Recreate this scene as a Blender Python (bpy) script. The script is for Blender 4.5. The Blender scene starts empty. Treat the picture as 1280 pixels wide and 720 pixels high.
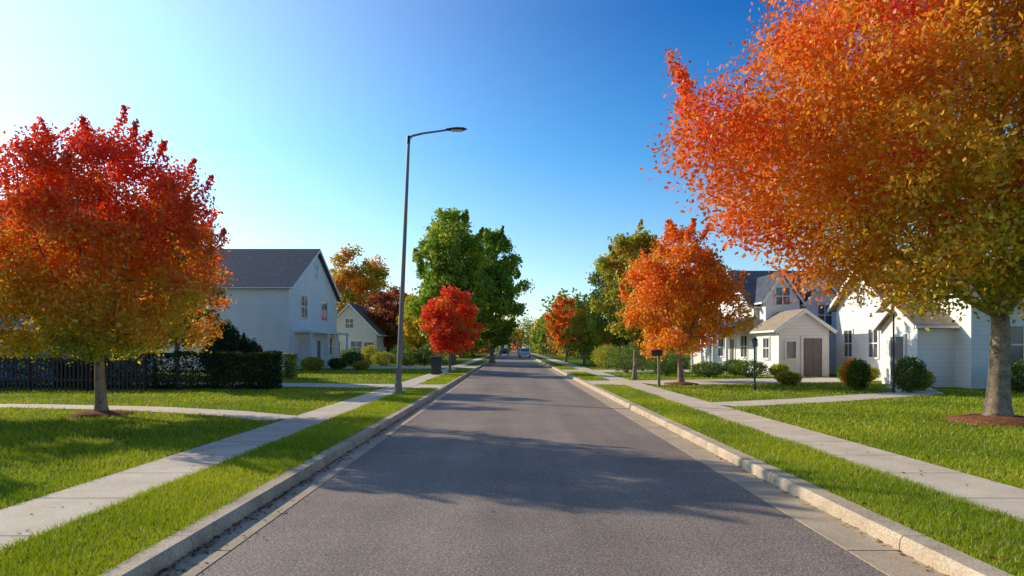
import bpy, math, random
import numpy as np
from mathutils import Vector
random.seed(3)
RNG = np.random.default_rng(11)
SC = bpy.context.scene
COL = SC.collection
G = 0.13   # level of lawns above the road

# ------------------------------------------------------------------ materials
def newmat(name):
    m = bpy.data.materials.new(name); m.use_nodes = True
    nt = m.node_tree
    for n in list(nt.nodes): nt.nodes.remove(n)
    out = nt.nodes.new('ShaderNodeOutputMaterial')
    return m, nt, out
def N(nt, t, **kw):
    n = nt.nodes.new(t)
    for k, v in kw.items():
        if k in n.inputs.keys(): n.inputs[k].default_value = v
        else: setattr(n, k, v)
    return n
def ramp(nt, fac, stops):
    r = nt.nodes.new('ShaderNodeValToRGB')
    e = r.color_ramp.elements
    e[0].position = stops[0][0]; e[0].color = (*stops[0][1], 1)
    e[1].position = stops[-1][0]; e[1].color = (*stops[-1][1], 1)
    for p, c in stops[1:-1]:
        x = e.new(p); x.color = (*c, 1)
    nt.links.new(fac, r.inputs[0])
    return r
def mult(nt, a, b):
    mx = N(nt, 'ShaderNodeMix', data_type='RGBA', blend_type='MULTIPLY'); mx.inputs['Factor'].default_value = 1
    nt.links.new(a, mx.inputs['A']); nt.links.new(b, mx.inputs['B']); return mx.outputs['Result']
def surf(name, c1, c2, scale=4.0, rough=0.8, bump=0.1, bscale=60.0, detail=6, fine=None, spec=0.3, joints=None, asphalt=False):
    m, nt, out = newmat(name)
    tc = N(nt, 'ShaderNodeTexCoord')
    n1 = N(nt, 'ShaderNodeTexNoise', Scale=scale, Detail=detail, Roughness=0.6)
    nt.links.new(tc.outputs['Object'], n1.inputs['Vector'])
    r = ramp(nt, n1.outputs['Fac'], [(0.3, c1), (0.7, c2)])
    n2 = N(nt, 'ShaderNodeTexNoise', Scale=bscale, Detail=4, Roughness=0.7)
    nt.links.new(tc.outputs['Object'], n2.inputs['Vector'])
    col = r.outputs['Color']
    if fine:
        rr = ramp(nt, n2.outputs['Fac'], [(0.3, (1-fine,)*3), (0.7, (1+fine,)*3)])
        col = mult(nt, col, rr.outputs['Color'])
    if asphalt:
        mp = N(nt, 'ShaderNodeMapping'); mp.inputs['Scale'].default_value = (1.1, 0.05, 1)
        nt.links.new(tc.outputs['Object'], mp.inputs[0])
        n3 = N(nt, 'ShaderNodeTexNoise', Scale=1.0, Detail=5); nt.links.new(mp.outputs[0], n3.inputs['Vector'])
        r3 = ramp(nt, n3.outputs['Fac'], [(0.35, (0.84, 0.84, 0.85)), (0.65, (1.12, 1.12, 1.11))]); col = mult(nt, col, r3.outputs[0])
        ag = N(nt, 'ShaderNodeTexVoronoi', Scale=85.0); nt.links.new(tc.outputs['Object'], ag.inputs['Vector'])
        sh = N(nt, 'ShaderNodeSeparateColor'); nt.links.new(ag.outputs['Color'], sh.inputs[0])
        r5 = ramp(nt, sh.outputs[0], [(0.0, (0.6, 0.6, 0.61)), (0.5, (1, 1, 1)), (0.9, (1.08, 1.06, 1.04)), (1.0, (1.7, 1.6, 1.5))]); col = mult(nt, col, r5.outputs[0])
    if joints:
        sp = N(nt, 'ShaderNodeSeparateXYZ'); nt.links.new(tc.outputs['Object'], sp.inputs[0])
        md = N(nt, 'ShaderNodeMath', operation='PINGPONG'); md.inputs[1].default_value = joints/2
        nt.links.new(sp.outputs['Y'], md.inputs[0])
        lt = N(nt, 'ShaderNodeMath', operation='LESS_THAN'); lt.inputs[1].default_value = 0.012
        nt.links.new(md.outputs[0], lt.inputs[0])
        mx = N(nt, 'ShaderNodeMix', data_type='RGBA'); mx.inputs['B'].default_value = (0.07, 0.06, 0.045, 1)
        nt.links.new(lt.outputs[0], mx.inputs['Factor']); nt.links.new(col, mx.inputs['A'])
        col = mx.outputs['Result']
    b = N(nt, 'ShaderNodeBsdfPrincipled', Roughness=rough)
    b.inputs['Specular IOR Level'].default_value = spec
    nt.links.new(col, b.inputs['Base Color'])
    bp = N(nt, 'ShaderNodeBump', Strength=bump, Distance=0.02)
    nt.links.new(n2.outputs['Fac'], bp.inputs['Height']); nt.links.new(bp.outputs[0], b.inputs['Normal'])
    nt.links.new(b.outputs[0], out.inputs[0])
    return m
def plain(name, c, rough=0.6, metal=0.0, spec=0.4):
    m = surf(name, tuple(x*0.88 for x in c), tuple(min(1, x*1.08) for x in c), 3.0, rough, 0.03, 40, spec=spec)
    [n for n in m.node_tree.nodes if n.type == 'BSDF_PRINCIPLED'][0].inputs['Metallic'].default_value = metal
    return m
def siding(name, c):
    m, nt, out = newmat(name)
    tc = N(nt, 'ShaderNodeTexCoord'); sp = N(nt, 'ShaderNodeSeparateXYZ')
    nt.links.new(tc.outputs['Object'], sp.inputs[0])
    md = N(nt, 'ShaderNodeMath', operation='FRACT')
    ml = N(nt, 'ShaderNodeMath', operation='MULTIPLY'); ml.inputs[1].default_value = 1/0.18
    nt.links.new(sp.outputs['Z'], ml.inputs[0]); nt.links.new(ml.outputs[0], md.inputs[0])
    n1 = N(nt, 'ShaderNodeTexNoise', Scale=1.2, Detail=5); nt.links.new(tc.outputs['Object'], n1.inputs['Vector'])
    r = ramp(nt, n1.outputs['Fac'], [(0.3, tuple(x*0.92 for x in c)), (0.65, c)])
    rr = ramp(nt, md.outputs[0], [(0.0, (1, 1, 1)), (0.88, (1, 1, 1)), (0.97, (0.74, 0.74, 0.74))])
    b = N(nt, 'ShaderNodeBsdfPrincipled', Roughness=0.6)
    nt.links.new(mult(nt, r.outputs[0], rr.outputs[0]), b.inputs['Base Color'])
    bp = N(nt, 'ShaderNodeBump', Strength=0.5, Distance=0.02)
    nt.links.new(md.outputs[0], bp.inputs['Height']); nt.links.new(bp.outputs[0], b.inputs['Normal'])
    nt.links.new(b.outputs[0], out.inputs[0]); return m
def foliage(name, trans=0.4, gloss=0.04):
    m, nt, out = newmat(name)
    at = N(nt, 'ShaderNodeAttribute', attribute_name='Col')
    d = N(nt, 'ShaderNodeBsdfDiffuse'); t = N(nt, 'ShaderNodeBsdfTranslucent'); g = N(nt, 'ShaderNodeBsdfGlossy', Roughness=0.45)
    nt.links.new(at.outputs['Color'], d.inputs[0]); nt.links.new(at.outputs['Color'], t.inputs[0])
    a = N(nt, 'ShaderNodeMixShader'); a.inputs[0].default_value = trans
    nt.links.new(d.outputs[0], a.inputs[1]); nt.links.new(t.outputs[0], a.inputs[2])
    b = N(nt, 'ShaderNodeMixShader'); b.inputs[0].default_value = gloss
    nt.links.new(a.outputs[0], b.inputs[1]); nt.links.new(g.outputs[0], b.inputs[2])
    nt.links.new(b.outputs[0], out.inputs[0]); return m

M_leaf = foliage('leaf', 0.48, 0.03); M_blade = foliage('grass_blade', 0.42, 0.02)
M_bark = surf('bark', (0.17, 0.12, 0.075), (0.42, 0.31, 0.21), 6, 0.9, 0.6, 25, fine=0.4)
M_asph = surf('asphalt', (0.25, 0.190, 0.145), (0.33, 0.255, 0.20), 0.6, 0.8, 0.6, 42, fine=0.5, spec=0.2, asphalt=True)
M_conc = surf('concrete', (0.54, 0.42, 0.29), (0.70, 0.57, 0.42), 1.6, 0.85, 0.15, 50, fine=0.2, joints=1.5)
M_drive = surf('driveway_concrete', (0.56, 0.45, 0.33), (0.68, 0.57, 0.44), 1.2, 0.85, 0.15, 70, fine=0.15)
M_curb = surf('curb_concrete', (0.38, 0.28, 0.18), (0.62, 0.48, 0.33), 2.5, 0.9, 0.4, 40, fine=0.3)
M_gut = surf('gutter_concrete', (0.40, 0.29, 0.18), (0.54, 0.41, 0.28), 2.0, 0.9, 0.3, 50, fine=0.25, joints=3.0)
M_grass = surf('lawn', (0.07, 0.11, 0.006), (0.17, 0.21, 0.012), 0.9, 0.95, 0.6, 45, fine=0.4, spec=0.05)
M_soil = surf('mulch', (0.13, 0.05, 0.025), (0.34, 0.14, 0.07), 12, 0.95, 0.9, 30, fine=0.5, spec=0.05)
M_white = siding('white_siding', (0.90, 0.86, 0.79))
M_cream = siding('cream_siding', (0.86, 0.78, 0.65))
M_grey = siding('grey_siding', (0.42, 0.43, 0.45))
M_trim = plain('white_trim', (0.86, 0.83, 0.78))
M_rgrey = surf('grey_shingles', (0.05, 0.056, 0.072), (0.10, 0.11, 0.135), 3, 0.85, 0.5, 18, fine=0.3, spec=.15)
M_rtan = surf('tan_shingles', (0.27, 0.19, 0.12), (0.42, 0.31, 0.21), 3, 0.85, 0.5, 18, fine=0.3)
M_rbrown = surf('brown_shingles', (0.12, 0.085, 0.06), (0.21, 0.155, 0.115), 3, 0.85, 0.5, 18, fine=0.3)
M_door = plain('grey_door', (0.20, 0.17, 0.15)); M_garage = plain('garage_panel', (0.70, 0.66, 0.58))
M_steel = plain('galvanised_steel', (0.22, 0.21, 0.20), 0.5, 0.3)
M_dark = plain('dark_metal', (0.04, 0.04, 0.04), 0.45, 0.2)
M_fence = plain('dark_fence', (0.05, 0.035, 0.03)); M_tyre = plain('tyre', (0.02, 0.02, 0.02), 0.9)
M_bin = plain('bin_plastic', (0.04, 0.045, 0.06), 0.5)
def glassmat():
    m, nt, out = newmat('window_glass')
    b = N(nt, 'ShaderNodeBsdfPrincipled', Roughness=0.08)
    n = N(nt, 'ShaderNodeTexNoise', Scale=1.5)
    r = ramp(nt, n.outputs['Fac'], [(0.3, (0.04, 0.045, 0.055)), (0.7, (0.16, 0.16, 0.17))])
    nt.links.new(r.outputs[0], b.inputs['Base Color']); nt.links.new(b.outputs[0], out.inputs[0]); return m
M_glass = glassmat()

# ------------------------------------------------------------------ mesh helpers
def link(ob, parent=None):
    COL.objects.link(ob)
    if parent: ob.parent = parent
    return ob
def mesh(name, v, f, mats, parent=None, mi=None, smooth=False):
    me = bpy.data.meshes.new(name); me.from_pydata([tuple(p) for p in v], [], f)
    if not isinstance(mats, (list, tuple)): mats = [mats]
    for m in mats: me.materials.append(m)
    if mi is not None: me.polygons.foreach_set('material_index', mi)
    if smooth: me.polygons.foreach_set('use_smooth', [True]*len(f))
    me.update()
    return link(bpy.data.objects.new(name, me), parent)
def fast(name, V, k, colr, mat, parent=None):
    n = len(V); me = bpy.data.meshes.new(name)
    me.vertices.add(n); me.vertices.foreach_set('co', V.astype(np.float32).ravel())
    me.loops.add(n); me.loops.foreach_set('vertex_index', np.arange(n, dtype=np.int32))
    me.polygons.add(n//k); me.polygons.foreach_set('loop_start', np.arange(0, n, k, dtype=np.int32))
    me.update(calc_edges=True)
    ca = me.color_attributes.new(name='Col', type='FLOAT_COLOR', domain='POINT')
    c = np.ones((n, 4), np.float32); c[:, :3] = np.repeat(np.clip(colr, 0, 0.95), k, axis=0)
    ca.data.foreach_set('color', c.ravel())
    me.materials.append(mat)
    return link(bpy.data.objects.new(name, me), parent)
def empty(name, loc=(0, 0, 0)):
    e = bpy.data.objects.new(name, None); e.empty_display_size = 0.3
    COL.objects.link(e); return e
class B:
    def __init__(s): s.v = []; s.f = []; s.m = []
    def box(s, x0, x1, y0, y1, z0, z1, m=0):
        b = len(s.v)
        s.v += [(x0, y0, z0), (x1, y0, z0), (x1, y1, z0), (x0, y1, z0), (x0, y0, z1), (x1, y0, z1), (x1, y1, z1), (x0, y1, z1)]
        for q in ((0, 3, 2, 1), (4, 5, 6, 7), (0, 1, 5, 4), (1, 2, 6, 5), (2, 3, 7, 6), (3, 0, 4, 7)):
            s.f.append(tuple(b+i for i in q)); s.m.append(m)
    def prism(s, poly, axis, lo, hi, m=0):
        b = len(s.v); n = len(poly)
        for t in (lo, hi):
            for a, z in poly: s.v.append((t, a, z) if axis == 'x' else (a, t, z))
        s.f.append(tuple(b+i for i in range(n))); s.m.append(m)
        s.f.append(tuple(b+n+i for i in reversed(range(n)))); s.m.append(m)
        for i in range(n):
            j = (i+1) % n
            s.f.append((b+j, b+i, b+n+i, b+n+j)); s.m.append(m)
    def tube(s, pts, rads, sides=8, m=0):
        b = len(s.v); n = len(pts)
        P = [Vector(p) for p in pts]
        ref = Vector((0.3, 1, 0.1)).normalized()
        for i in range(n):
            d = (P[min(i+1, n-1)]-P[max(i-1, 0)]).normalized()
            u = d.cross(ref)
            if u.length < 1e-3: u = d.cross(Vector((1, 0, 0)))
            u.normalize(); w = d.cross(u)
            for k in range(sides):
                a = 2*math.pi*k/sides
                s.v.append(tuple(P[i]+(u*math.cos(a)+w*math.sin(a))*rads[i]))
        for i in range(n-1):
            for k in range(sides):
                k2 = (k+1) % sides
                s.f.append((b+i*sides+k, b+i*sides+k2, b+(i+1)*sides+k2, b+(i+1)*sides+k)); s.m.append(m)
        s.f.append(tuple(b+(n-1)*sides+k for k in range(sides))); s.m.append(m)
        s.f.append(tuple(b+k for k in reversed(range(sides)))); s.m.append(m)
    def make(s, name, mats, parent=None, smooth=False, bevel=0):
        o = mesh(name, s.v, s.f, mats, parent, s.m, smooth)
        if bevel:
            md = o.modifiers.new('b', 'BEVEL'); md.width = bevel; md.segments = 2
        return o

# ------------------------------------------------------------------ foliage
def leafquads(C, size, rng, asp=0.6):
    n = len(C)
    a = rng.normal(size=(n, 3)); a /= np.linalg.norm(a, axis=1)[:, None]
    r = rng.normal(size=(n, 3))
    b = np.cross(a, r); b /= np.linalg.norm(b, axis=1)[:, None]+1e-9
    L = (size*rng.uniform(0.6, 1.25, n)*0.5)[:, None]
    V = np.stack([C-a*L, C+b*L*asp+a*L*0.1, C+a*L, C-b*L*asp+a*L*0.1], axis=1)
    return V.reshape(-1, 3)
def palette(keys, t):
    k = np.array(keys); x = np.clip(t, 0, 1)*(len(k)-1)
    i = np.minimum(x.astype(int), len(k)-2); f = (x-i)[:, None]
    return k[i]*(1-f)+k[i+1]*f
RED = (0.88, 0.075, 0.025); DRED = (0.45, 0.02, 0.015); ORG = (0.95, 0.28, 0.022); YEL = (0.95, 0.57, 0.045)
YGR = (0.54, 0.46, 0.03); GRN = (0.18, 0.27, 0.022); DGR = (0.07, 0.13, 0.015); MAR = (0.30, 0.055, 0.03)
def tree(name, x, y, zb, zt, rx, ry, prof, nspray, nleaf, lsize, cfn, tr=0.16, fork=None, seed=1, cx=0, cy=0, srad=0.17, sides=8, shoots=0):
    rng = np.random.default_rng(seed); rd = random.Random(seed)
    e = empty(name)
    pt = np.array([p[0] for p in prof]); pr = np.array([p[1] for p in prof])
    tt = np.linspace(0.02, 0.98, 200); w = np.interp(tt, pt, pr)**1.6+0.03; w /= w.sum()
    t = rng.choice(tt, nspray, p=w)+rng.uniform(-0.01, 0.01, nspray)
    th = rng.uniform(0, 2*np.pi, nspray)
    ph = rng.uniform(0, 6.28, 6)
    lobe = 1+0.10*np.sin(3*th+ph[0]+4*t)+0.08*np.sin(5*th+ph[1]-7*t)+0.05*np.sin(9*th+ph[2]+11*t)
    rho = rng.uniform(0.03, 1, nspray)**0.5
    R = np.interp(t, pt, pr)*lobe*rho
    H = zt-zb
    C = np.stack([x+cx+np.cos(th)*R*rx*0.92, y+cy+np.sin(th)*R*ry*0.92, zb+t*H], axis=1)
    sr = srad*rx*rng.uniform(0.55, 1.3, nspray)
    wts = sr**1.8; wts /= wts.sum()
    idx = rng.choice(nspray, nleaf, p=wts)
    d = rng.normal(size=(nleaf, 3)); d /= np.linalg.norm(d, axis=1)[:, None]
    d *= (rng.uniform(0.05, 1, nleaf)**0.55)[:, None]*rng.choice([1, 1, 1, 1.35], nleaf)[:, None]
    d[:, 2] *= 0.8
    P = C[idx]+d*sr[idx][:, None]
    if shoots:
        ns = shoots; ts = rng.uniform(0.35, 0.97, ns); ths = rng.uniform(0, 6.283, ns)
        Rs = np.interp(ts, pt, pr)*0.98
        S0 = np.stack([x+cx+np.cos(ths)*Rs*rx, y+cy+np.sin(ths)*Rs*ry, zb+ts*H], axis=1)
        per = max(20, nleaf//(ns*9))
        Ls = rng.uniform(0.5, 1.2, ns)*rx*0.22
        dr = np.stack([np.cos(ths)*0.35, np.sin(ths)*0.35, np.ones(ns)], axis=1)
        k = np.repeat(np.arange(ns), per); u = rng.uniform(-0.2, 1, len(k))
        Q = S0[k]+dr[k]*(u*Ls[k])[:, None]+rng.normal(size=(len(k), 3))*(0.07*rx*0.5*(1.2-u))[:, None]
        P = np.concatenate([P, Q]); idx = np.concatenate([idx, rng.integers(0, nspray, len(Q))])
    srv = rng.uniform(-1, 1, nspray)
    tn = (P[:, 2]-zb)/H
    dx = (P[:, 0]-x-cx)/rx; dy = (P[:, 1]-y-cy)/ry
    rr = np.sqrt(dx**2+dy**2)/np.maximum(0.2, np.interp(tn, pt, pr))
    colr = cfn(tn, rr, dx, srv[idx], rng.uniform(-1, 1, len(P)), P)
    colr = colr*rng.uniform(0.75, 1.15, len(P))[:, None]
    fast('leaves', leafquads(P, lsize, rng), 4, colr, M_leaf, e)
    b = B()
    fk = zb+0.12*H if fork is None else fork
    fx, fy = x+cx*0.25, y+cy*0.25
    pts = []; rads = []
    for i in range(9):
        u = i/8; z = G-0.05+(fk-G+0.05)*u
        pts.append((x+(fx-x)*u+0.04*math.sin(3*u+seed)*tr*5, y+(fy-y)*u, z))
        rads.append(tr*(1.0-0.25*u)*(1+0.65*math.exp(-u*9)))
    b.tube(pts, rads, sides+4)
    F = Vector(pts[-1])
    nl = 8; limbs = []
    for i in range(nl):
        a = 6.283*i/nl+rd.uniform(-.3, .3)
        tl = rd.uniform(0.35, 0.8); rl = 0.62 if i else 0.05
        if i == 0: tl = 0.9
        Rr = float(np.interp(tl, pt, pr))*rl
        E = Vector((x+cx+math.cos(a)*Rr*rx, y+cy+math.sin(a)*Rr*ry, zb+tl*H))
        lp = []
        for j in range(8):
            u = j/7
            q = F.lerp(E, u)
            bow = math.sin(u*math.pi)*0.10*(E-F).length
            q += Vector((math.cos(a), math.sin(a), -0.5))*bow*0.6+Vector((rd.uniform(-1, 1), rd.uniform(-1, 1), rd.uniform(-1, 1)))*0.02*H*(u*(1-u)*2)
            lp.append(q)
        r0 = tr*0.5*rd.uniform(0.75, 1.05)
        lr = [r0*(1-0.8*j/7) for j in range(8)]
        b.tube(lp, lr, sides); limbs.append((lp, lr))
    for i in range(min(nspray, 110)):
        E = Vector(C[i]); best = None
        for lp, lr in limbs:
            for j in range(1, 7):
                dd = (lp[j]-E).length+max(0, lp[j].z-E.z)*1.5
                if best is None or dd < best[0]: best = (dd, lp[j], lr[j])
        S = best[1]; mid = S.lerp(E, 0.5)+Vector((rd.uniform(-.1, .1), rd.uniform(-.1, .1), -0.08))*(E-S).length
        r0 = min(best[2]*0.55, 0.035*tr/0.2+0.008)
        b.tube([S, mid, E], [r0, r0*0.65, r0*0.25], 5)
    b.make('trunk_and_branches', M_bark, e, smooth=True)
    return e
def bush(name, x, y, rx, ry, h, n, cols, seed, lsize=0.07, shape='round', z0=G):
    rng = np.random.default_rng(seed); e = empty(name)
    d = rng.normal(size=(n, 3)); d /= np.linalg.norm(d, axis=1)[:, None]
    r = rng.uniform(0.25, 1, n)**0.4*(1+0.09*np.sin(7*np.arctan2(d[:, 1], d[:, 0])+5*d[:, 2])+0.05*np.sin(17*d[:, 0]+11*d[:, 2]))
    P = d*r[:, None]
    if shape == 'cone':
        zz = rng.uniform(0, 1, n)**1.3; a = rng.uniform(0, 6.283, n)
        r = (1-zz)**0.8*rng.uniform(0.4, 1, n)**0.5*(1+0.14*np.sin(zz*40+3*a))
        P = np.stack([np.cos(a)*r, np.sin(a)*r, zz*2-1], axis=1)
    if shape == 'box':
        P = rng.uniform(-1, 1, (n, 3)); ax = rng.integers(0, 3, n); s = rng.choice([-1, 1], n)
        P[np.arange(n), ax] = s*rng.uniform(0.86, 1.0, n)
        bump = 0.07*np.sin(P[:, 0]*rx*4+seed)+0.05*np.sin(P[:, 0]*rx*9+2)
        P[:, 2] *= 1+bump; P[:, 1] *= 1+bump
    C = np.stack([x+P[:, 0]*rx, y+P[:, 1]*ry, z0+(P[:, 2]*0.5+0.5)*h+0.0], axis=1)
    C[:, 2] = np.maximum(C[:, 2], z0+0.01)
    c = palette(cols, rng.uniform(0, 1, n)*0.7+0.3*(np.sin(C[:, 0]*3+seed)*.5+.5))*rng.uniform(0.7, 1.25, n)[:, None]
    fast('leaves', leafquads(C, lsize, rng), 4, c, M_leaf, e)
    b = B()
    for k in range(5):
        a = k*1.257
        b.tube([(x, y, z0-0.03), (x+math.cos(a)*rx*.25, y+math.sin(a)*ry*.25, z0+h*.35), (x+math.cos(a)*rx*.4, y+math.sin(a)*ry*.4, z0+h*.6)], [0.04, 0.03, 0.01], 6)
    b.make('stems', M_bark, e)
    return e

# ------------------------------------------------------------------ ground, road, kerbs
def sheet(name, x0, x1, y0, y1, z, mat, ny=1):
    return mesh(name, [(x0, y0, z), (x1, y0, z), (x1, y1, z), (x0, y1, z)], [(0, 1, 2, 3)], mat)
sheet('ground', -1500, 1500, -300, 2500, -0.01, M_grass)
LX, LB, RX, RB = -2.65, -2.85, 3.22, 3.45
sheet('road', LX-0.02, RX+0.02, -30, 330, 0.0, M_asph)
g = B(); g.box(LX-0.01, LX+0.30, -30, 330, -0.02, 0.006); g.make('gutter', M_gut)
g = B(); g.box(RX-0.42, RX+0.01, -30, 330, -0.02, 0.006); g.make('gutter', M_gut)
def lawn(name, x0, x1):
    b = B(); b.box(x0, x1, -60, 700, -0.02, G-0.02); return b.make(name, M_grass)
lawn('lawn', -500, LB-0.003); lawn('lawn', RB+0.003, 500)
def curb(a, bx, face):
    b = B(); y = -12.0
    prof = [(a, -0.02), (bx, -0.02), (bx, G), (a + (0.035 if a < bx else -0.035), G), (a+(0.01 if a < bx else -0.01), G-0.035)]
    while y < 200:
        L = 3.0 if y < 60 else 15
        b.prism(prof, 'y', y, y+L-0.014); y += L
    return b.make('curb', M_curb)
curb(LX, LB, 1); curb(RX, RB, -1)
def ribbon(name, pts, w, z, mat):
    v = []; f = []
    for i, p in enumerate(pts):
        q0 = Vector(pts[max(0, i-1)]); q1 = Vector(pts[min(len(pts)-1, i+1)])
        d = (q1-q0).normalized(); n = Vector((-d.y, d.x))*w/2
        v += [(p[0]+n.x, p[1]+n.y, z), (p[0]-n.x, p[1]-n.y, z)]
        if i: k = 2*i; f.append((k-2, k-1, k+1, k))
    return mesh(name, v, f, mat)
SL0, SL1, SR0, SR1 = -4.95, -3.95, 4.62, 5.66
def walk(x0, x1):
    b = B(); b.box(x0, x1, -12, 220, -0.01, G-0.002); return b.make('sidewalk', M_conc)
walk(SL0, SL1); walk(SR0, SR1)
ZP = G-0.010
pathL = [(-34, 20.4), (-20, 20.0), (-13, 19.4), (-9.5, 18.6), (-7, 17.4), (-4.96, 15.9)]
drL = [(-22, 31.0), (-12, 31.0), (-4.96, 29.3)]; drL2 = [(-15.4, 57), (-4.96, 56)]
drR = [(5.67, 32.0), (10, 33.3), (18.1, 35.9)]; drR2 = [(5.67, 48), (14.4, 48)]; pathR = [(5.67, 19.8), (9.0, 21.5), (14.2, 25.0), (16.0, 29.3)]
ribbon('garden_path', pathL, 1.15, ZP, M_drive)
ribbon('driveway', drL, 2.8, ZP, M_drive)
ribbon('driveway', drL2, 6.5, ZP, M_drive)
ribbon('driveway', drR, 4.2, ZP, M_drive)
ribbon('garden_path', pathR, 1.5, ZP, M_drive)
ribbon('driveway', drR2, 5, ZP, M_drive)
for (x0, x1, yc, w) in ((LB, SL1, 29.0, 3.2), (LB, SL1, 56, 6.5), (RB, SR0, 32.0, 4.2), (RB, SR0, 48, 5)):
    sheet('driveway_apron', min(x0, x1)+0.004, max(x0, x1)-0.004, yc-w/2, yc+w/2, ZP, M_drive)

# ------------------------------------------------------------------ grass blades
def blades(D, X, h, wid, rng, z=G-0.022):
    n = len(D)
    a = rng.uniform(0, 6.283, n); w = (wid*np.maximum(1, D/7)*rng.uniform(.7, 1.3, n))[:, None]
    hh = (h*rng.uniform(0.4, 1.3, n)*(1+.25*np.sin(X*2.1+D*1.3)*np.sin(D*.9)))[:, None]
    base = np.stack([X, D, np.full(n, z)], axis=1)
    s = np.stack([np.cos(a), np.sin(a), np.zeros(n)], axis=1)
    lean = np.stack([rng.normal(0, .5, n), rng.normal(0, .5, n), np.ones(n)], axis=1)
    V = np.stack([base-s*w, base+s*w, base+lean*hh], axis=1).reshape(-1, 3)
    pn = 0.5+0.22*np.sin(X*1.3+np.sin(D*.7)*2)+0.18*np.sin(D*1.1+X*.6+1)+.14*np.sin(X*4.1+D*2.3)*np.sin(D*3.1-X)
    c = palette([(0.17, 0.26, 0.008), (0.36, 0.43, 0.012), (0.60, 0.58, 0.025)], np.clip(pn*.65+rng.uniform(-.05, .4, n), 0, 1))
    dry = rng.uniform(0, 1, n) < 0.07; c[dry] = (0.58, 0.44, 0.15)
    return V, c
def region(n, d0, d1, xf0, xf1, rng):
    D = d0*(d1/d0)**rng.uniform(0, 1, n); u = rng.uniform(0, 1, n)
    x0, x1 = xf0(D), xf1(D); X = x0+(x1-x0)*u; return D, X
def near_poly(D, X, pts, w):
    m = np.zeros(len(D), bool)
    for (ax, ay), (bx, by) in zip(pts[:-1], pts[1:]):
        dx, dy = bx-ax, by-ay; L2 = dx*dx+dy*dy
        t = np.clip(((X-ax)*dx+(D-ay)*dy)/L2, 0, 1)
        m |= np.hypot(X-ax-t*dx, D-ay-t*dy) < w
    return m
rng = np.random.default_rng(5)
Vs = []; Cs = []
one = lambda v: (lambda D: np.full(len(D), v))
for n, d0, d1, f0, f1, h in (
    (115000, 3.2, 60, one(SL1-.02), one(LB+0.02), 0.065),
    (90000, 3.2, 60, one(RB-0.01), one(SR0+.02), 0.065),
    (150000, 6, 60, lambda D: -0.85*D-2, one(SL0+.02), 0.06),
    (130000, 6, 60, one(SR1-.02), lambda D: 0.85*D+2, 0.06)):
    D, X = region(n, d0, d1, f0, f1, rng)
    k = near_poly(D, X, pathL, 0.56) | near_poly(D, X, drL, 1.4) | near_poly(D, X, drR, 2.1) | near_poly(D, X, pathR, .74)
    k |= near_poly(D, X, drL2, 3.25) | near_poly(D, X, drR2, 2.5)
    k |= np.hypot(X+9.6, D-16.8) < 0.72; k |= np.hypot(X-10.3, D-15.2) < 1.02
    k |= (X > LB-1.15) & (X < LB+.1) & ((np.abs(D-29) < 1.6) | (np.abs(D-56) < 3.25)); k |= (X > RB-.1) & (X < SR0) & ((np.abs(D-32) < 2.1) | (np.abs(D-48) < 2.5))
    k |= (X > 16) & (D > 27); k |= (X < -15.4) & (D > 32)
    D, X = D[~k], X[~k]
    V, c = blades(D, X, h, 0.0045, rng); Vs.append(V); Cs.append(c)
fast('grass', np.concatenate(Vs), 3, np.concatenate(Cs), M_blade)

def mulch(x, y, r, h=0.10):
    v = [(x, y, G+h)]; f = []; n = 28
    for ring, (rr, zz) in enumerate(((0.5, h*.85), (0.85, h*.45), (1.0, -0.03))):
        for k in range(n):
            a = 6.283*k/n; q = r*rr*(1+0.07*math.sin(3*a+ring)+0.04*math.sin(7*a))
            v.append((x+math.cos(a)*q, y+math.sin(a)*q, G-0.015+zz+random.uniform(-.012, .012)))
    for k in range(n): f.append((0, 1+k, 1+(k+1) % n))
    for ring in range(2):
        for k in range(n):
            a = 1+ring*n+k; c = 1+ring*n+(k+1) % n; f.append((a, a+n, c+n, c))
    mesh('mulch_bed', v, f, M_soil, smooth=True)
mulch(-9.6, 16.8, 0.75); mulch(10.3, 15.2, 1.05, 0.16); mulch(7.2, 30.7, 0.8)

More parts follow.
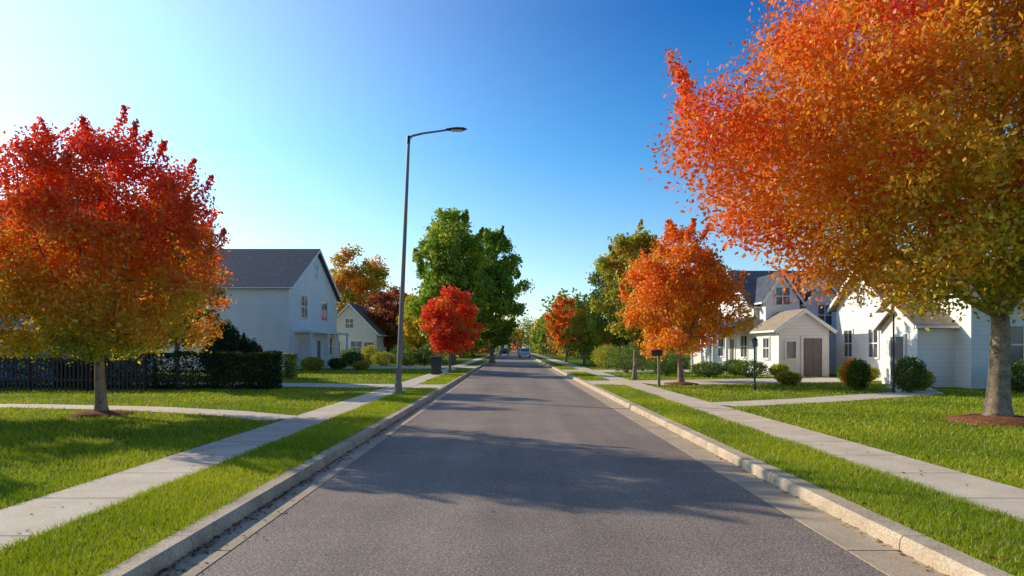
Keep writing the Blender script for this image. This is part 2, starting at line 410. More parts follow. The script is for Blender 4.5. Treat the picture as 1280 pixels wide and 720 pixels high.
# fallen leaves
rng = np.random.default_rng(8)
def flat_leaves(n, X, Y, Z, size, cols):
    a = rng.uniform(0, 6.283, n); L = size*rng.uniform(.5, 1.2, n)[:, None]*.5
    p = np.stack([np.cos(a), np.sin(a), rng.normal(0, .25, n)], 1); q = np.stack([-np.sin(a), np.cos(a), rng.normal(0, .25, n)], 1)
    C = np.stack([X, Y, Z], 1)
    return np.stack([C-p*L, C+q*L*.6, C+p*L, C-q*L*.6], 1).reshape(-1, 3), palette(cols, rng.uniform(0, 1, n))*rng.uniform(.6, 1.1, n)[:, None]
vs = []; cs = []
bro = [(0.10, 0.05, 0.02), (0.30, 0.12, 0.03), (0.45, 0.20, 0.04), (0.4, 0.07, 0.02)]
for (n, xa, xb, ya, yb, z, s) in ((600, LX+.015, LX+.16, 4, 24, .012, .055), (110, LX+.02, LX+.5, 4, 20, .014, .045), (160, RX-.12, RX-.01, 4, 25, .012, .05), (40, -2.3, 2.7, 6, 25, .006, .035),
                              (200, -14, -5, 9, 24, G+.03, .06), (60, -3.9, -2.9, 4, 20, G+.03, .045), (420, 5.7, 17, 9, 22, G+.03, .06), (100, RB, SR0, 5, 22, G+.03, .05), (60, SL0, SL1, 5, 25, G+.006, .045), (60, SR0, SR1, 6, 25, G+.006, .05)):
    X = rng.uniform(xa, xb, n); Y = ya*(yb/ya)**rng.uniform(0, 1, n); Z = np.full(n, z)+rng.uniform(0, .01, n)
    if abs(z-.012) < .001: X = xa+(xb-xa)*rng.uniform(0, 1, n)**(2 if xa < 0 else .5)
    v, c = flat_leaves(n, X, Y, Z, s, bro); vs.append(v); cs.append(c)
fast('fallen_leaves', np.concatenate(vs), 4, np.concatenate(cs), M_leaf)

# ------------------------------------------------------------------ trees
def c_mix(keys, base, ts=0.0, rs=0.0, xs=0.0, sv=0.15, lv=0.12):
    def f(t, r, dx, s, l, P):
        return palette(keys, base+ts*(t-.5)+rs*(r-.6)+xs*dx+sv*s+lv*l)
    return f
PR_ROUND = [(0, .35), (.12, .72), (.3, .98), (.5, 1), (.7, .86), (.88, .52), (1, .08)]
PR_OVAL = [(0, .45), (.12, .8), (.3, 1), (.5, .93), (.68, .72), (.84, .45), (.95, .2), (1, .04)]
PR_LEFT = [(0, .66), (.1, .92), (.25, 1.02), (.45, .97), (.62, .87), (.76, .74), (.87, .54), (.95, .28), (1, .06)]
PR_BIG = [(0, .42), (.06, .62), (.15, .8), (.3, .98), (.42, 1), (.6, .9), (.8, .66), (1, .15)]
keyL = [(.30, .38, .03), (.58, .50, .03), YEL, ORG, (.95, .16, .02), RED, RED]
tree('red_maple_tree', -9.6, 16.8, 1.62, 6.65, 2.85, 2.7, PR_LEFT, 300, 76000, 0.10, c_mix(keyL, .54, ts=.80, rs=.10, xs=.04, sv=.13, lv=.16), tr=.13, fork=1.75, seed=21, srad=.155, shoots=46)
def bigc(t, r, dx, s, l, P):
    cl = .5*np.sin(P[:, 0]*.9+1)*np.sin(P[:, 2]*.8+.6)+.5*np.sin(P[:, 1]*.7+P[:, 2]*.5)
    base = 0.53+0.32*(t-.4)+0.22*(r-.7)-0.30*dx+.13*s+.13*l+.10*cl
    c = palette([(.17, .25, .02), (0.36, .39, .025), (.66, .50, .03), (0.93, .44, .03), (.95, .29, .02), (0.94, .17, .02)], base)
    red = (s > 0.82) & (t > .12); c[red] = palette([ORG, RED, (0.90, .07, .05)], (l[red]+1)/2)
    return c
tree('maple_tree', 10.3, 15.2, 2.75, 12.2, 6.3, 4.7, PR_BIG, 560, 185000, 0.118, bigc, tr=.23, fork=2.35, seed=5, srad=.12, cx=-.15, shoots=50)
keyO = [(.26, .34, .03), YGR, YEL, ORG, ORG, RED]
tree('orange_maple_tree', 7.2, 30.7, 1.5, 7.0, 2.65, 2.6, PR_OVAL, 150, 30000, 0.155, c_mix(keyO, .62, ts=.2, rs=.1, sv=.18, lv=.16), tr=.13, fork=1.7, seed=9, srad=.20, shoots=26)
tree('yellowing_maple_tree', 6.05, 35.5, 1.5, 7.9, 1.9, 1.9, PR_ROUND, 100, 14000, 0.19, c_mix([DGR, GRN, YGR, (0.6, .34, .03), YEL], .47, ts=.2, sv=.25, lv=.15), tr=.11, fork=1.7, seed=12, srad=.22, shoots=14)
tree('red_maple_tree', -3.9, 45, 1.35, 5.3, 1.9, 1.9, PR_ROUND, 90, 14000, 0.18, c_mix([ORG, (.95, .12, .03), RED, RED], .4, ts=-.2, sv=.3, lv=.2), tr=.08, fork=1.5, seed=14, srad=.22)
keyG = [(.10, .18, .02), (.24, .36, .025), (0.38, .47, .03), (0.55, .55, .04)]
tree('green_oak_tree', -5.6, 68, 1.6, 14.6, 3.9, 3.9, PR_ROUND, 180, 32000, 0.34, c_mix(keyG, .58, sv=.3, lv=.2, ts=.1), tr=.28, fork=3, seed=15, srad=.22, shoots=16)
tree('green_oak_tree', -2.0, 73, 1.6, 13.6, 3.4, 3.9, PR_ROUND, 140, 24000, 0.34, c_mix(keyG, .42, sv=.25, lv=.2), tr=.25, fork=3, seed=16, srad=.22, shoots=12)
tree('orange_maple_tree', 5.7, 76, 1.8, 7.5, 2.1, 2.1, PR_ROUND, 70, 7000, 0.28, c_mix([YGR, ORG, ORG, RED], .5, sv=.25, lv=.15), tr=.12, seed=18, srad=.22)
tree('yellowing_maple_tree', 8.6, 58, 1.5, 9.8, 3.0, 3.0, PR_ROUND, 100, 14000, 0.27, c_mix([DGR, GRN, YGR, YEL], .46, sv=.3, lv=.15), tr=.16, seed=19, srad=.24)
tree('yellowing_maple_tree', 6.4, 64, 1.2, 5.6, 1.9, 1.9, PR_ROUND, 60, 7000, 0.24, c_mix([GRN, YGR, YEL], .5, sv=.3, lv=.15), tr=.12, seed=20, srad=.24)
tree('orange_oak_tree', -20.0, 92, 3.0, 14.4, 5.0, 4.5, PR_ROUND, 110, 16000, 0.40, c_mix([GRN, YGR, (0.8, .42, .04), (0.75, .27, .03)], .6, sv=.3, lv=.15), tr=.28, seed=23, srad=.21)
tree('dark_plum_tree', -13.2, 80, 1.0, 9.3, 3.1, 3.0, PR_ROUND, 80, 10000, 0.34, c_mix([MAR, (0.45, .12, .04), (0.6, .27, .04)], .5, sv=.3, lv=.2), tr=.2, seed=24, srad=.22)
tree('yellowing_maple_tree', -9.3, 72, 1.0, 7.6, 2.1, 2.1, PR_ROUND, 60, 7000, 0.28, c_mix([GRN, YGR, (0.8, .55, .04)], .65, sv=.25, lv=.15), tr=.14, seed=25, srad=.24)
tree('green_oak_tree', 21.5, 70, 2.0, 9.2, 4.0, 3.6, PR_ROUND, 80, 9000, 0.36, c_mix([DGR, GRN, YGR], .45, sv=.3, lv=.15), tr=.2, seed=26, srad=.22)
tree('yellowing_maple_tree', 30.0, 55, 2.0, 9.0, 4.0, 3.6, PR_ROUND, 80, 9000, 0.32, c_mix([GRN, YGR, YEL], .45, sv=.3, lv=.15), tr=.2, seed=27, srad=.22)
# garden trees on the left; their shade falls over the lawn and the street
tree('red_maple_tree', -16.0, 17.6, 1.4, 5.6, 2.4, 2.4, PR_ROUND, 90, 12000, 0.16, c_mix(keyL, .6, ts=.6), tr=.1, seed=31, srad=.22)
tree('orange_maple_tree', -14.0, 12.2, 1.2, 4.6, 2.1, 2.1, PR_ROUND, 80, 12000, 0.15, c_mix(keyO, .6, ts=.4), tr=.1, seed=32, srad=.22)
tree('green_maple_tree', -14.4, 29.0, 1.8, 7.6, 1.9, 1.9, PR_ROUND, 90, 12000, 0.18, c_mix([DGR, GRN, YGR], .5, sv=.3), tr=.1, seed=33, srad=.22)
tree('green_maple_tree', -15.9, 34.2, 1.8, 9.1, 2.1, 2.2, PR_ROUND, 100, 13000, 0.19, c_mix([DGR, GRN, YGR], .5, sv=.3), tr=.12, seed=34, srad=.22)

# distant trees (one object)
rng = np.random.default_rng(44)
Ps = []; Cc = []; wood = B()
spots = []
for k in range(90):
    yy = rng.uniform(95, 230); side = rng.choice([-1, 1])
    spots.append((side*rng.uniform(6.8, 11) if k < 40 else side*rng.uniform(12, 110), yy, rng.uniform(6.5, 10.5) if k < 40 else rng.uniform(6, 10)))
for k in range(60): spots.append((-90+k*3+rng.uniform(-1, 1), 240+rng.uniform(-8, 25), rng.uniform(8, 13)))
for (sx, sy, sh) in spots:
    if abs(sx+18) < 8 and sy < 110: continue
    if abs(sx) < 5 and sy < 232: continue
    n = 1700 if sy < 200 else 1500; r = sh*rng.uniform(.32, .44)
    d = rng.normal(size=(n, 3)); d /= np.linalg.norm(d, axis=1)[:, None]
    q = d*(rng.uniform(.15, 1, n)**.45*(1+.16*np.sin(5*np.arctan2(d[:, 1], d[:, 0])+rng.uniform(0, 6)+4*d[:, 2])))[:, None]
    Ps.append(np.stack([sx+q[:, 0]*r, sy+q[:, 1]*r, 0.4+(q[:, 2]*.5+.5)*(sh-.3)], 1))
    kk = rng.uniform(0, 1)
    keys = [DGR, GRN, YGR] if kk < .55 else ([YGR, YEL, ORG] if kk < .85 else [MAR, RED, ORG])
    Cc.append(palette(keys, rng.uniform(0, 1)*.4+rng.uniform(0, .6, n)))
    wood.tube([(sx, sy, 0), (sx, sy, sh*.6)], [.2, .08], 6)
P = np.concatenate(Ps)
dt = empty('distant_trees')
fast('leaves', leafquads(P, .68, rng), 4, np.concatenate(Cc), M_leaf, dt)
wood.make('trunks', M_bark, dt)

# shrubs and hedges
gk = [DGR, (0.11, .18, .02), (.18, .25, .02)]
dk = [(0.02, .04, .01), (.045, .085, .012), (0.10, .14, .02)]
bush('hedge', -12.6, 27.6, 3.6, .65, 1.35, 26000, dk, 1, .10, 'box')
bush('hedge', -23, 28.2, 6.2, .6, 1.1, 22000, dk, 2, .11, 'box')
bush('evergreen_shrub', -12.2, 30.4, .8, .8, 2.7, 9000, [(0.02, .05, .015), DGR], 3, .10)
bush('evergreen_shrub', -11.2, 30.8, .6, .6, 1.9, 5000, [(0.02, .05, .015), DGR], 7, .10)
bush('conifer_shrub', -13.6, 36.5, .6, .55, 2.3, 3500, [DGR, (0.16, .24, .03)], 4, .10, 'cone')
bush('evergreen_shrub', -14.4, 35.5, .9, .8, 1.9, 5000, [DGR, GRN], 5, .10)
bush('hedge', -12.9, 36.9, 1.7, .8, 1.25, 9000, gk, 6, .10, 'box')
for i, (bx, by, br, bh) in enumerate(((-13.6, 49, .8, .9), (-12.6, 52, .7, .8), (-13.6, 61.5, 1.0, 1.2), (-11.2, 62, 1.0, 1.2), (-8.8, 60.5, 1.1, 1.3), (-7.4, 61, .8, 1.6), (-13.0, 66, .9, 1.8), (-9.9, 66, 1.2, 2.0), (-7.0, 66, 1.3, 2.4), (-10.6, 50.5, .6, .6), (-15.0, 67, 1.4, 1.5))):
    bush('shrub', bx, by, br, br, bh, 2200, gk if i % 3 else [GRN, YGR, (0.4, .36, .03)], 30+i, .13)
for i, (bx, by, br, bh, ck) in enumerate((
    (12.6, 26.2, .42, 1.15, 0), (13.9, 25.2, .55, 1.25, 0), (14.9, 26.4, .5, .8, 1), (17.6, 25.0, .6, 1.1, 0), (13.5, 28.5, .45, 1.1, 2), (11.6, 30.2, .5, .55, 1),
    (12.5, 38, 1.0, .9, 0), (10.5, 38.5, 1.0, .8, 0), (8.6, 40, 1.0, 1.0, 0), (12.7, 41, .8, .9, 0), (7.0, 44, 1.2, 1.7, 0), (8.5, 47, 1.3, 1.9, 0), (6.9, 52, 1.2, 1.8, 1), (9.8, 44, 1.0, 1.2, 0),
    (19.0, 25.4, .7, 1.0, 0), (14.0, 37.7, .5, .7, 1), (6.8, 58, 1.3, 1.9, 0), (15.2, 32.5, .5, .8, 0), (16.6, 33.6, .5, .7, 1))):
    bush('shrub', bx, by, br, br, bh, 3500, (gk, [GRN, YGR, (0.45, .45, .04)], [YEL, ORG, ORG])[ck], 60+i, .085)

# ------------------------------------------------------------------ houses
def window(e, k, wall, pos, sgn, a, z, w, h, mull=1):
    b = B()
    def bx(a0, a1, d0, d1, z0, z1, m):
        lo, hi = sorted((pos+sgn*d0, pos+sgn*d1))
        if wall == 'x': b.box(lo, hi, a0, a1, z0, z1, m)
        else: b.box(a0, a1, lo, hi, z0, z1, m)
    t = 0.10
    bx(a-w/2, a+w/2, 0.004, 0.02, z, z+h, 1)
    bx(a-w/2-t, a-w/2, 0.003, 0.06, z-t, z+h+t, 0); bx(a+w/2, a+w/2+t, 0.003, 0.06, z-t, z+h+t, 0)
    bx(a-w/2, a+w/2, 0.003, 0.062, z+h, z+h+t, 0); bx(a-w/2, a+w/2, 0.003, 0.09, z-t, z, 0)
    if mull:
        bx(a-.025, a+.025, 0.02, 0.045, z, z+h, 0); bx(a-w/2, a+w/2, 0.02, 0.04, z+h/2-.03, z+h/2+.03, 0)
    return b.make('window_%d' % k, [M_trim, M_glass], e)
def door(e, name, wall, pos, sgn, a, w, h, mat, panels=0, z=G):
    b = B()
    def bx(a0, a1, d0, d1, z0, z1, m):
        lo, hi = sorted((pos+sgn*d0, pos+sgn*d1))
        if wall == 'x': b.box(lo, hi, a0, a1, z0, z1, m)
        else: b.box(a0, a1, lo, hi, z0, z1, m)
    bx(a-w/2, a+w/2, 0.004, 0.03, z, z+h, 1)
    for s in (-1, 1):
        lo = a+s*w/2; hi = lo+s*.12; bx(min(lo, hi), max(lo, hi), 0.003, .07, z, z+h+.12, 0)
    bx(a-w/2, a+w/2, 0.003, .072, z+h, z+h+.12, 0)
    for i in range(panels):
        zz = z+h*(i+.12)/panels
        n = max(2, int(w/0.6))
        for j in range(n):
            q = a-w/2+w*(j+.12)/n; bx(q, q+w/n*.76, .03, .045, zz, zz+h/panels*.72, 1)
    return b.make(name, [M_trim, mat], e)
def body(e, x0, x1, y0, y1, eave, ridge, axis, wall, roofm, ov=.35, tag='', th=.16, off=0.0):
    c0, c1 = (y0, y1) if axis == 'x' else (x0, x1); l0, l1 = (x0, x1) if axis == 'x' else (y0, y1)
    mid = (c0+c1)/2
    b = B(); b.prism([(c0, G-.05), (c1, G-.05), (c1, eave), (mid, ridge), (c0, eave)], axis, l0, l1)
    b.make('walls'+tag, wall, e)
    s = (ridge-eave)/(mid-c0); d = s*ov; u = .012+off
    b = B()
    b.prism([(c0-ov, eave-d+u), (mid, ridge+u), (c1+ov, eave-d+u), (c1+ov, eave-d+u+th), (mid, ridge+u+th), (c0-ov, eave-d+u+th)], axis, l0-ov, l1+ov)
    b.make('roof'+tag, roofm, e)
    b = B()
    for l in (l0-ov-.035, l1+ov+.003):
        b.prism([(c0-ov, eave-d+u-.08), (mid, ridge+u-.08), (c1+ov, eave-d+u-.08), (c1+ov, eave-d+u+th-.03), (mid, ridge+u+th-.03), (c0-ov, eave-d+u+th-.03)], axis, l, l+.032)
    b.make('barge_boards'+tag, M_trim, e)
    b = B()
    for cc, sg in ((c0-ov, -1), (c1+ov, 1)):
        lo, hi = sorted((cc+sg*.003, cc+sg*.10)); zz = eave-d+u+.02
        if axis == 'x': b.box(l0-ov, l1+ov, lo, hi, zz, zz+.10)
        else: b.box(lo, hi, l0-ov, l1+ov, zz, zz+.10)
    b.make('rain_gutters'+tag, M_trim, e)
e = empty('white_gabled_house')
body(e, -27, -15.5, 50, 63.7, 5.9, 9.3, 'x', M_white, M_rgrey, tag='_main')
window(e, 1, 'x', -15.5, 1, 53.6, 3.9, 1.5, 1.6); window(e, 2, 'x', -15.5, 1, 59.3, 3.9, 1.9, 1.6); window(e, 3, 'x', -15.5, 1, 56.8, 7.1, .9, 1.1)
door(e, 'garage_door', 'x', -15.5, 1, 53.6, 3.4, 2.2, M_garage, 4); door(e, 'front_door', 'x', -15.5, 1, 57.6, 1.1, 2.1, M_door)
window(e, 4, 'x', -15.5, 1, 61, 1.1, 1.6, 1.4)
b = B(); b.prism([(51.2, 2.75), (62.7, 2.75), (62.7, 2.9), (51.2, 2.9)], 'x', -15.49, -14.2)
for yy in (51.4, 56.2, 59.2, 62.5): b.box(-14.4, -14.25, yy-.07, yy+.07, G-.04, 2.748)
b.make('porch', M_trim, e)
b = B(); b.box(-15.62, -15.5+.03, 49.94, 50.08, G, 5.85); b.make('corner_board', M_trim, e)
e = empty('cottage')
body(e, -19.5, -13.9, 74, 84, 3.2, 6.1, 'y', M_cream, M_rbrown, tag='_main')
window(e, 1, 'y', 74, -1, -16.0, 1.1, 1.1, 1.2); window(e, 2, 'y', 74, -1, -18.2, 1.1, 1.1, 1.2); window(e, 3, 'y', 74, -1, -16.7, 3.7, .8, .9)
door(e, 'front_door', 'y', 74, -1, -14.7, .95, 2.05, M_door)
e = empty('grey_house')
body(e, -42, -21.5, 33.5, 43, 6.0, 9.3, 'x', M_grey, M_rgrey, tag='_main')
for i, wx in enumerate((-39, -35, -31, -27, -23.4)):
    window(e, i+1, 'y', 33.5, -1, wx, 4.0, 1.2, 1.4); window(e, i+11, 'y', 33.5, -1, wx, 1.1, 1.2, 1.4)
# right houses
e = empty('white_house')
body(e, 14.6, 25, 43.5, 52, 4.2, 6.6, 'x', M_white, M_rgrey, tag='_main')
body(e, 14.9, 16.9, 42.3, 47.6, 4.5, 6.0, 'y', M_white, M_rgrey, tag='_bay_a', ov=.2, off=.02)
body(e, 17.4, 19.6, 42.6, 47.4, 4.3, 5.6, 'y', M_white, M_rgrey, tag='_bay_b', ov=.2, off=.03)
body(e, 14.3, 17.0, 38.6, 42.25, 2.65, 3.6, 'y', M_white, M_rtan, tag='_garage', ov=.25)
window(e, 1, 'y', 42.3, -1, 15.9, 4.2, .8, 1.0); window(e, 2, 'y', 42.6, -1, 18.5, 3.0, .8, 1.2); window(e, 3, 'x', 14.6, -1, 50.2, 2.9, .9, 1.1)
door(e, 'garage_door', 'y', 38.6, -1, 16.1, 1.0, 2.05, M_door, 3); window(e, 4, 'x', 14.3, -1, 40.4, 1.1, .9, 1.1); window(e, 7, 'y', 38.6, -1, 14.95, 1.1, .5, .9, 0)
b = B(); b.prism([(12.7, 2.6), (14.56, 3.4), (14.56, 3.55), (12.6, 2.72)], 'y', 42.9, 51.6); b.make('porch_roof', M_rgrey, e)
b = B()
for yy in (43.1, 46, 48.8, 51.4): b.box(12.78, 12.93, yy-.07, yy+.07, G-.04, 2.59)
b.make('porch_posts', M_trim, e)
door(e, 'front_door', 'x', 14.6, -1, 47.6, 1.0, 2.1, M_door); window(e, 5, 'x', 14.6, -1, 45.2, 1.1, 1.2, 1.3); window(e, 6, 'x', 14.6, -1, 50.2, 1.1, 1.2, 1.2)
e = empty('cream_house')
body(e, 18.2, 30, 34.8, 40.4, 3.9, 5.7, 'x', M_white, M_rtan, tag='_main')
window(e, 1, 'y', 34.8, -1, 19.6, 1.2, 1.0, 1.3); window(e, 2, 'y', 34.8, -1, 22, 1.2, 1.0, 1.3); window(e, 3, 'x', 18.2, -1, 36.2, 1.2, .9, 1.4); window(e, 4, 'x', 18.2, -1, 38.9, 1.2, .9, 1.4)
window(e, 5, 'x', 18.2, -1, 37.6, 4.0, .6, .8)
e = empty('white_bungalow')
body(e, 17.6, 33, 27.6, 34.0, 3.5, 5.1, 'x', M_white, M_rtan, tag='_main')
body(e, 16.1, 19.2, 28.6, 31.4, 2.55, 3.4, 'x', M_white, M_rtan, tag='_porch', ov=.25, off=.02)
door(e, 'front_door', 'x', 16.1, -1, 30.0, 1.0, 2.0, M_door)
window(e, 1, 'x', 17.6, -1, 32.8, 1.1, 1.0, 1.4); window(e, 2, 'y', 27.6, -1, 19.6, 1.1, 1.3, 1.4); window(e, 3, 'y', 27.6, -1, 22.6, 1.1, 1.3, 1.4)
e = empty('brown_roofed_house')
body(e, 17, 28, 58, 68, 3.8, 6.4, 'x', M_cream, M_rbrown, tag='_main')
window(e, 1, 'y', 58, -1, 18.6, 1.2, 1.1, 1.3); window(e, 2, 'x', 17, -1, 61, 1.2, 1.1, 1.3); window(e, 3, 'x', 17, -1, 65, 1.2, 1.1, 1.3)

# ------------------------------------------------------------------ fence
e = empty('picket_fence')
b = B(); xx = -26.0; yf = 26.2
while xx < -13.4:
    b.prism([(xx-.035, G-.03), (xx+.035, G-.03), (xx+.035, 1.42), (xx, 1.5), (xx-.035, 1.42)], 'y', yf, yf+.022); xx += .15
b.make('pickets', M_fence, e)
b = B()
for z in (.45, 1.15): b.box(-26, -13.4, yf+.025, yf+.06, z, z+.08)
b.make('rails', M_fence, e)
b = B(); xx = -26
while xx < -13.3: b.box(xx-.05, xx+.05, yf+.063, yf+.16, G-.05, 1.55); xx += 2.1
b.make('posts', M_fence, e)

# ------------------------------------------------------------------ street lamp
e = empty('street_lamp'); lx, ly = -3.86, 24.4
b = B(); lean = .36; n = 10
pts = [(lx+lean*i/n, ly, G+(8.75-G)*i/n) for i in range(n+1)]
b.tube(pts, [.095-.045*i/n for i in range(n+1)], 14)
b.tube([(lx, ly, G-.03), (lx+.002, ly, G+.06)], [.2, .2], 14); b.tube([(lx, ly, G+.05), (lx+.01, ly, G+.35)], [.14, .12], 14)
b.box(lx-.06, lx+.08, ly-.125, ly-.08, .6, 1.0)
b.make('pole', M_steel, e, smooth=False)
tx = lx+lean
b = B()
b.tube([(tx-.005, ly, 8.6), (tx+.02, ly, 8.78), (tx+.12, ly, 8.86), (tx+.5, ly, 8.95), (tx+1.3, ly, 9.06)], [.05, .048, .042, .036, .033], 10)
b.make('arm', M_steel, e, smooth=True)
b = B(); b.tube([(tx-.012, ly, 8.6), (tx, ly, 8.86)], [.062, .058], 12); b.make('collar', M_dark, e)
secs = [(0, .05, .04), (.12, .09, .06), (.35, .15, .075), (.6, .14, .06), (.72, .05, .02)]
ns = 12; hv = []
for (dx, w, h) in secs:
    for k in range(ns):
        a = 6.283*k/ns; hz = math.sin(a)*h
        if hz < 0: hz *= .55
        hv.append((tx+1.25+dx, ly+math.cos(a)*w, 9.065+hz+.03*dx))
hf = [(i*ns+k, i*ns+(k+1) % ns, (i+1)*ns+(k+1) % ns, (i+1)*ns+k) for i in range(len(secs)-1) for k in range(ns)]
hf += [tuple(range(ns)), tuple(reversed(range((len(secs)-1)*ns, len(secs)*ns)))]
mesh('lamp_head', hv, hf, M_dark, e, smooth=True)
b = B(); b.box(tx+1.45, tx+1.82, ly-.09, ly+.09, 9.02, 9.045); b.make('lens', M_trim, e)
def gpost(name, x, y, h):
    e = empty(name); b = B()
    b.tube([(x, y, G-.03), (x, y, G+.2), (x, y, G+.25), (x, y, h-.3)], [.06, .055, .035, .028], 10); b.make('post', M_dark, e)
    b = B(); b.tube([(x, y, h-.3), (x, y, h-.27), (x, y, h-.05)], [.04, .07, .10], 6); b.make('lantern', M_glass, e)
    b = B(); b.tube([(x, y, h-.05), (x, y, h-.03), (x, y, h+.06)], [.13, .13, .015], 6); b.make('cap', M_dark, e)
gpost('garden_lamp_post', 13.25, 25, 3.4); gpost('garden_lamp_post', 9.0, 26.7, 2.0)
e = empty('mailbox'); mx_, my_ = 5.9, 28.9
b = B(); b.box(mx_-.05, mx_+.05, my_-.05, my_+.05, G-.05, 1.35)
b.make('post', M_bark, e)
b = B(); pr = [(my_-.1, 1.352), (my_+.1, 1.352), (my_+.1, 1.5)]+[(my_+.1*math.cos(a), 1.5+.1*math.sin(a)) for a in (.5, 1.0, 1.57, 2.1, 2.6)]+[(my_-.1, 1.5)]
b.prism(pr, 'x', mx_-.3, mx_+.12); b.make('box', M_dark, e)
b = B(); b.box(mx_-.2, mx_-.17, my_-.12, my_-.103, 1.45, 1.62); b.make('flag', plain('red_flag', (.5, .03, .02)), e)

# ------------------------------------------------------------------ wheelie bin
def bin_(name, x, y, mat):
    e = empty(name)
    v = []
    for z, s in ((G+.02, .23), (G+.95, .31)):
        v += [(x-s, y-s, z), (x+s, y-s, z), (x+s, y+s, z), (x-s, y+s, z)]
    o = mesh('body', v, [(3, 2, 1, 0), (4, 5, 6, 7), (0, 1, 5, 4), (1, 2, 6, 5), (2, 3, 7, 6), (3, 0, 4, 7)], mat, e)
    md = o.modifiers.new('b', 'BEVEL'); md.width = .03; md.segments = 2
    b = B(); b.prism([(y-.36, G+.955), (y+.34, G+.955), (y+.34, G+1.05), (y-.1, G+1.09), (y-.36, G+1.0)], 'x', x-.34, x+.34); b.make('lid', mat, e, bevel=.015)
    b = B()
    for s in (-1, 1):
        lo = x+s*.25
        b.tube([(lo, y+.25, G+.1), (lo+s*.05, y+.25, G+.1)], [.11, .11], 14)
    b.make('wheels', M_tyre, e)
bin_('wheelie_bin', -4.35, 41.3, M_bin)
# ------------------------------------------------------------------ cars
def car(name, x, y, ang, paint):
    e = empty(name)
    prof = [(-2.2, .35), (-2.2, .75), (-2.1, .9), (-1.2, 1.0), (-.55, 1.42), (.9, 1.45), (1.65, 1.02), (2.1, .95), (2.2, .7), (2.2, .35)]
    v = []; f = []; n = len(prof)
    for s, k in ((-.89, 0), (-.80, 1), (.80, 1), (.89, 0)):
        for (a, z) in prof:
            if k == 0: zz = min(z, .98) if z > .98 else z; a2 = a*.985
            else: zz = z; a2 = a
            ss = s if z <= 1.1 or k == 0 else s*(1-.14)
            v.append((a2, ss, zz))
    for r in range(3):
        for i in range(n):
            j = (i+1) % n; f.append((r*n+i, r*n+j, (r+1)*n+j, (r+1)*n+i))
    f.append(tuple(range(n))); f.append(tuple(reversed(range(3*n, 4*n))))
    mesh('body', v, f, paint, e)
    b = B()
    for s in (-1, 1):
        vv = [(-1.05, 1.03), (-.5, 1.37), (.82, 1.40), (1.45, 1.05)]
        k = len(b.v)
        for (a, z) in vv: b.v.append((a, s*(.875-(z-1.0)*.33), z))
        b.f.append((k, k+1, k+2, k+3)); b.m.append(0)
    k = len(b.v); b.v += [(-1.21, -.72, 1.02), (-1.21, .72, 1.02), (-.60, .62, 1.42), (-.60, -.62, 1.42)]; b.f.append((k, k+1, k+2, k+3)); b.m.append(0)
    k = len(b.v); b.v += [(1.66, -.72, 1.04), (1.66, .72, 1.04), (.95, .62, 1.455), (.95, -.62, 1.455)]; b.f.append((k, k+1, k+2, k+3)); b.m.append(0)
    b.make('windows', M_glass, e)
    b = B()
    for a in (-1.35, 1.35):
        for s in (-1, 1): b.tube([(a, s*.70, .32), (a, s*.91, .32)], [.32, .32], 18)
    b.make('wheels', M_tyre, e)
    b = B()
    for s in (-1, 1): b.box(-2.23, -2.19, s*.62-.16, s*.62+.16, .65, .78); b.box(2.19, 2.23, s*.62-.16, s*.62+.16, .7, .83)
    b.make('lights', M_trim, e)
    e.location = (x, y, 0.0); e.rotation_euler = (0, 0, ang)
    return e
pw = plain('white_paint', (.75, .75, .75), .3); ps = plain('silver_paint', (.4, .41, .43), .3, .5); pk = plain('black_paint', (.02, .02, .025), .3)
car('parked_car', 2.1, 118, math.pi/2, pw); car('parked_car', -1.6, 150, math.pi/2, pk); car('parked_car', 2.1, 150, math.pi/2, ps)

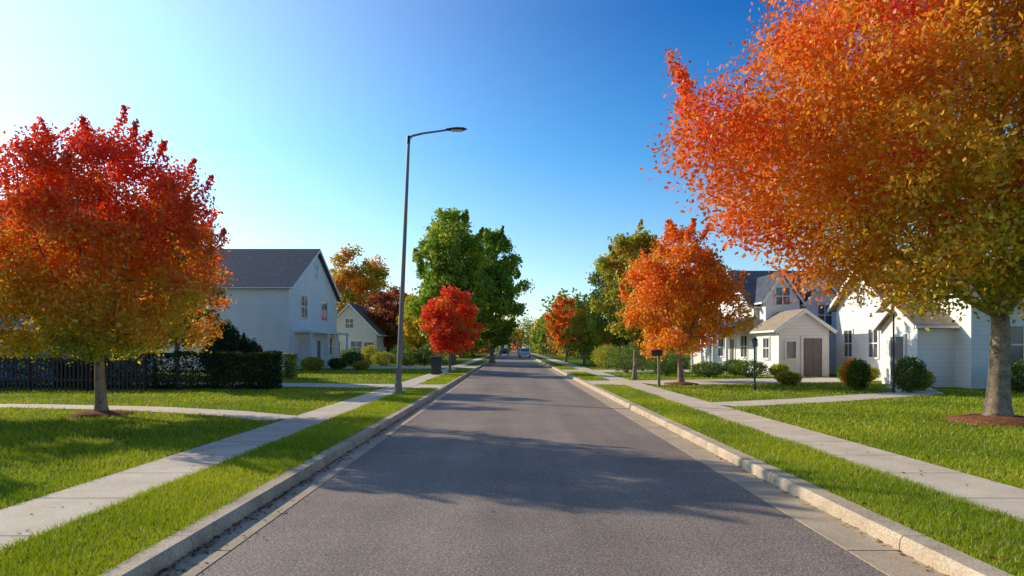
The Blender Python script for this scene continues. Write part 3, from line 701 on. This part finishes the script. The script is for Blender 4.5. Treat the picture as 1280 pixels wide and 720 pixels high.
# ------------------------------------------------------------------ sky, sun, camera
az_x, az_y, EL = -0.83, 0.56, math.radians(24)
az = math.atan2(az_x, az_y)
hn = math.hypot(az_x, az_y)
dirv = Vector((az_x/hn*math.cos(EL), az_y/hn*math.cos(EL), math.sin(EL))).normalized()
w = bpy.data.worlds.new('World'); SC.world = w; w.use_nodes = True
nt = w.node_tree; bg = nt.nodes['Background']
sky = nt.nodes.new('ShaderNodeTexSky'); sky.sky_type = 'NISHITA'; sky.sun_disc = False
sky.sun_elevation = EL; sky.sun_rotation = az
sky.air_density = 1.0; sky.dust_density = 0.7; sky.ozone_density = 3.0
tc = N(nt, 'ShaderNodeTexCoord'); sp = N(nt, 'ShaderNodeSeparateXYZ'); nt.links.new(tc.outputs['Generated'], sp.inputs[0])
tint = ramp(nt, sp.outputs['Z'], [(0.0, (.88, .93, .97)), (0.12, (.58, .76, .86)), (0.26, (.20, .56, .80)), (0.42, (.025, .33, .66))])
c1 = mult(nt, sky.outputs[0], tint.outputs[0])
sc = N(nt, 'ShaderNodeVectorMath', operation='SCALE'); sc.inputs['Scale'].default_value = 1.7
nt.links.new(c1, sc.inputs[0])
dt_ = N(nt, 'ShaderNodeVectorMath', operation='DOT_PRODUCT'); nt.links.new(tc.outputs['Generated'], dt_.inputs[0]); dt_.inputs[1].default_value = dirv
mxm = N(nt, 'ShaderNodeMath', operation='MAXIMUM'); mxm.inputs[1].default_value = 0; nt.links.new(dt_.outputs['Value'], mxm.inputs[0])
pwm = N(nt, 'ShaderNodeMath', operation='POWER'); pwm.inputs[1].default_value = 5.0; nt.links.new(mxm.outputs[0], pwm.inputs[0])
gl = N(nt, 'ShaderNodeVectorMath', operation='SCALE'); gl.inputs[0].default_value = (7.2, 8.2, 7.2); nt.links.new(pwm.outputs[0], gl.inputs['Scale'])
ad = N(nt, 'ShaderNodeVectorMath', operation='ADD'); nt.links.new(sc.outputs[0], ad.inputs[0]); nt.links.new(gl.outputs[0], ad.inputs[1])
nt.links.new(ad.outputs[0], bg.inputs[0])
bg.inputs[1].default_value = 0.13
sd = bpy.data.lights.new('sun', 'SUN'); sd.energy = 5.0; sd.angle = math.radians(.5); sd.color = (1, .90, .72)
so = bpy.data.objects.new('sun', sd); COL.objects.link(so)
so.rotation_euler = dirv.to_track_quat('Z', 'Y').to_euler(); so.location = dirv*50

cam = bpy.data.cameras.new('camera'); co = bpy.data.objects.new('camera', cam); COL.objects.link(co)
cam.sensor_width = 36; cam.lens = 36*900/1280; cam.clip_end = 4000; cam.clip_start = .1
cam.shift_y = 74/1280; cam.shift_x = 0
co.location = (0, 0, 1.7); co.rotation_euler = (math.radians(90), 0, 0)
SC.camera = co
SC.view_settings.view_transform = 'Standard'; SC.view_settings.look = 'None'; SC.view_settings.exposure = 0; SC.view_settings.gamma = 1
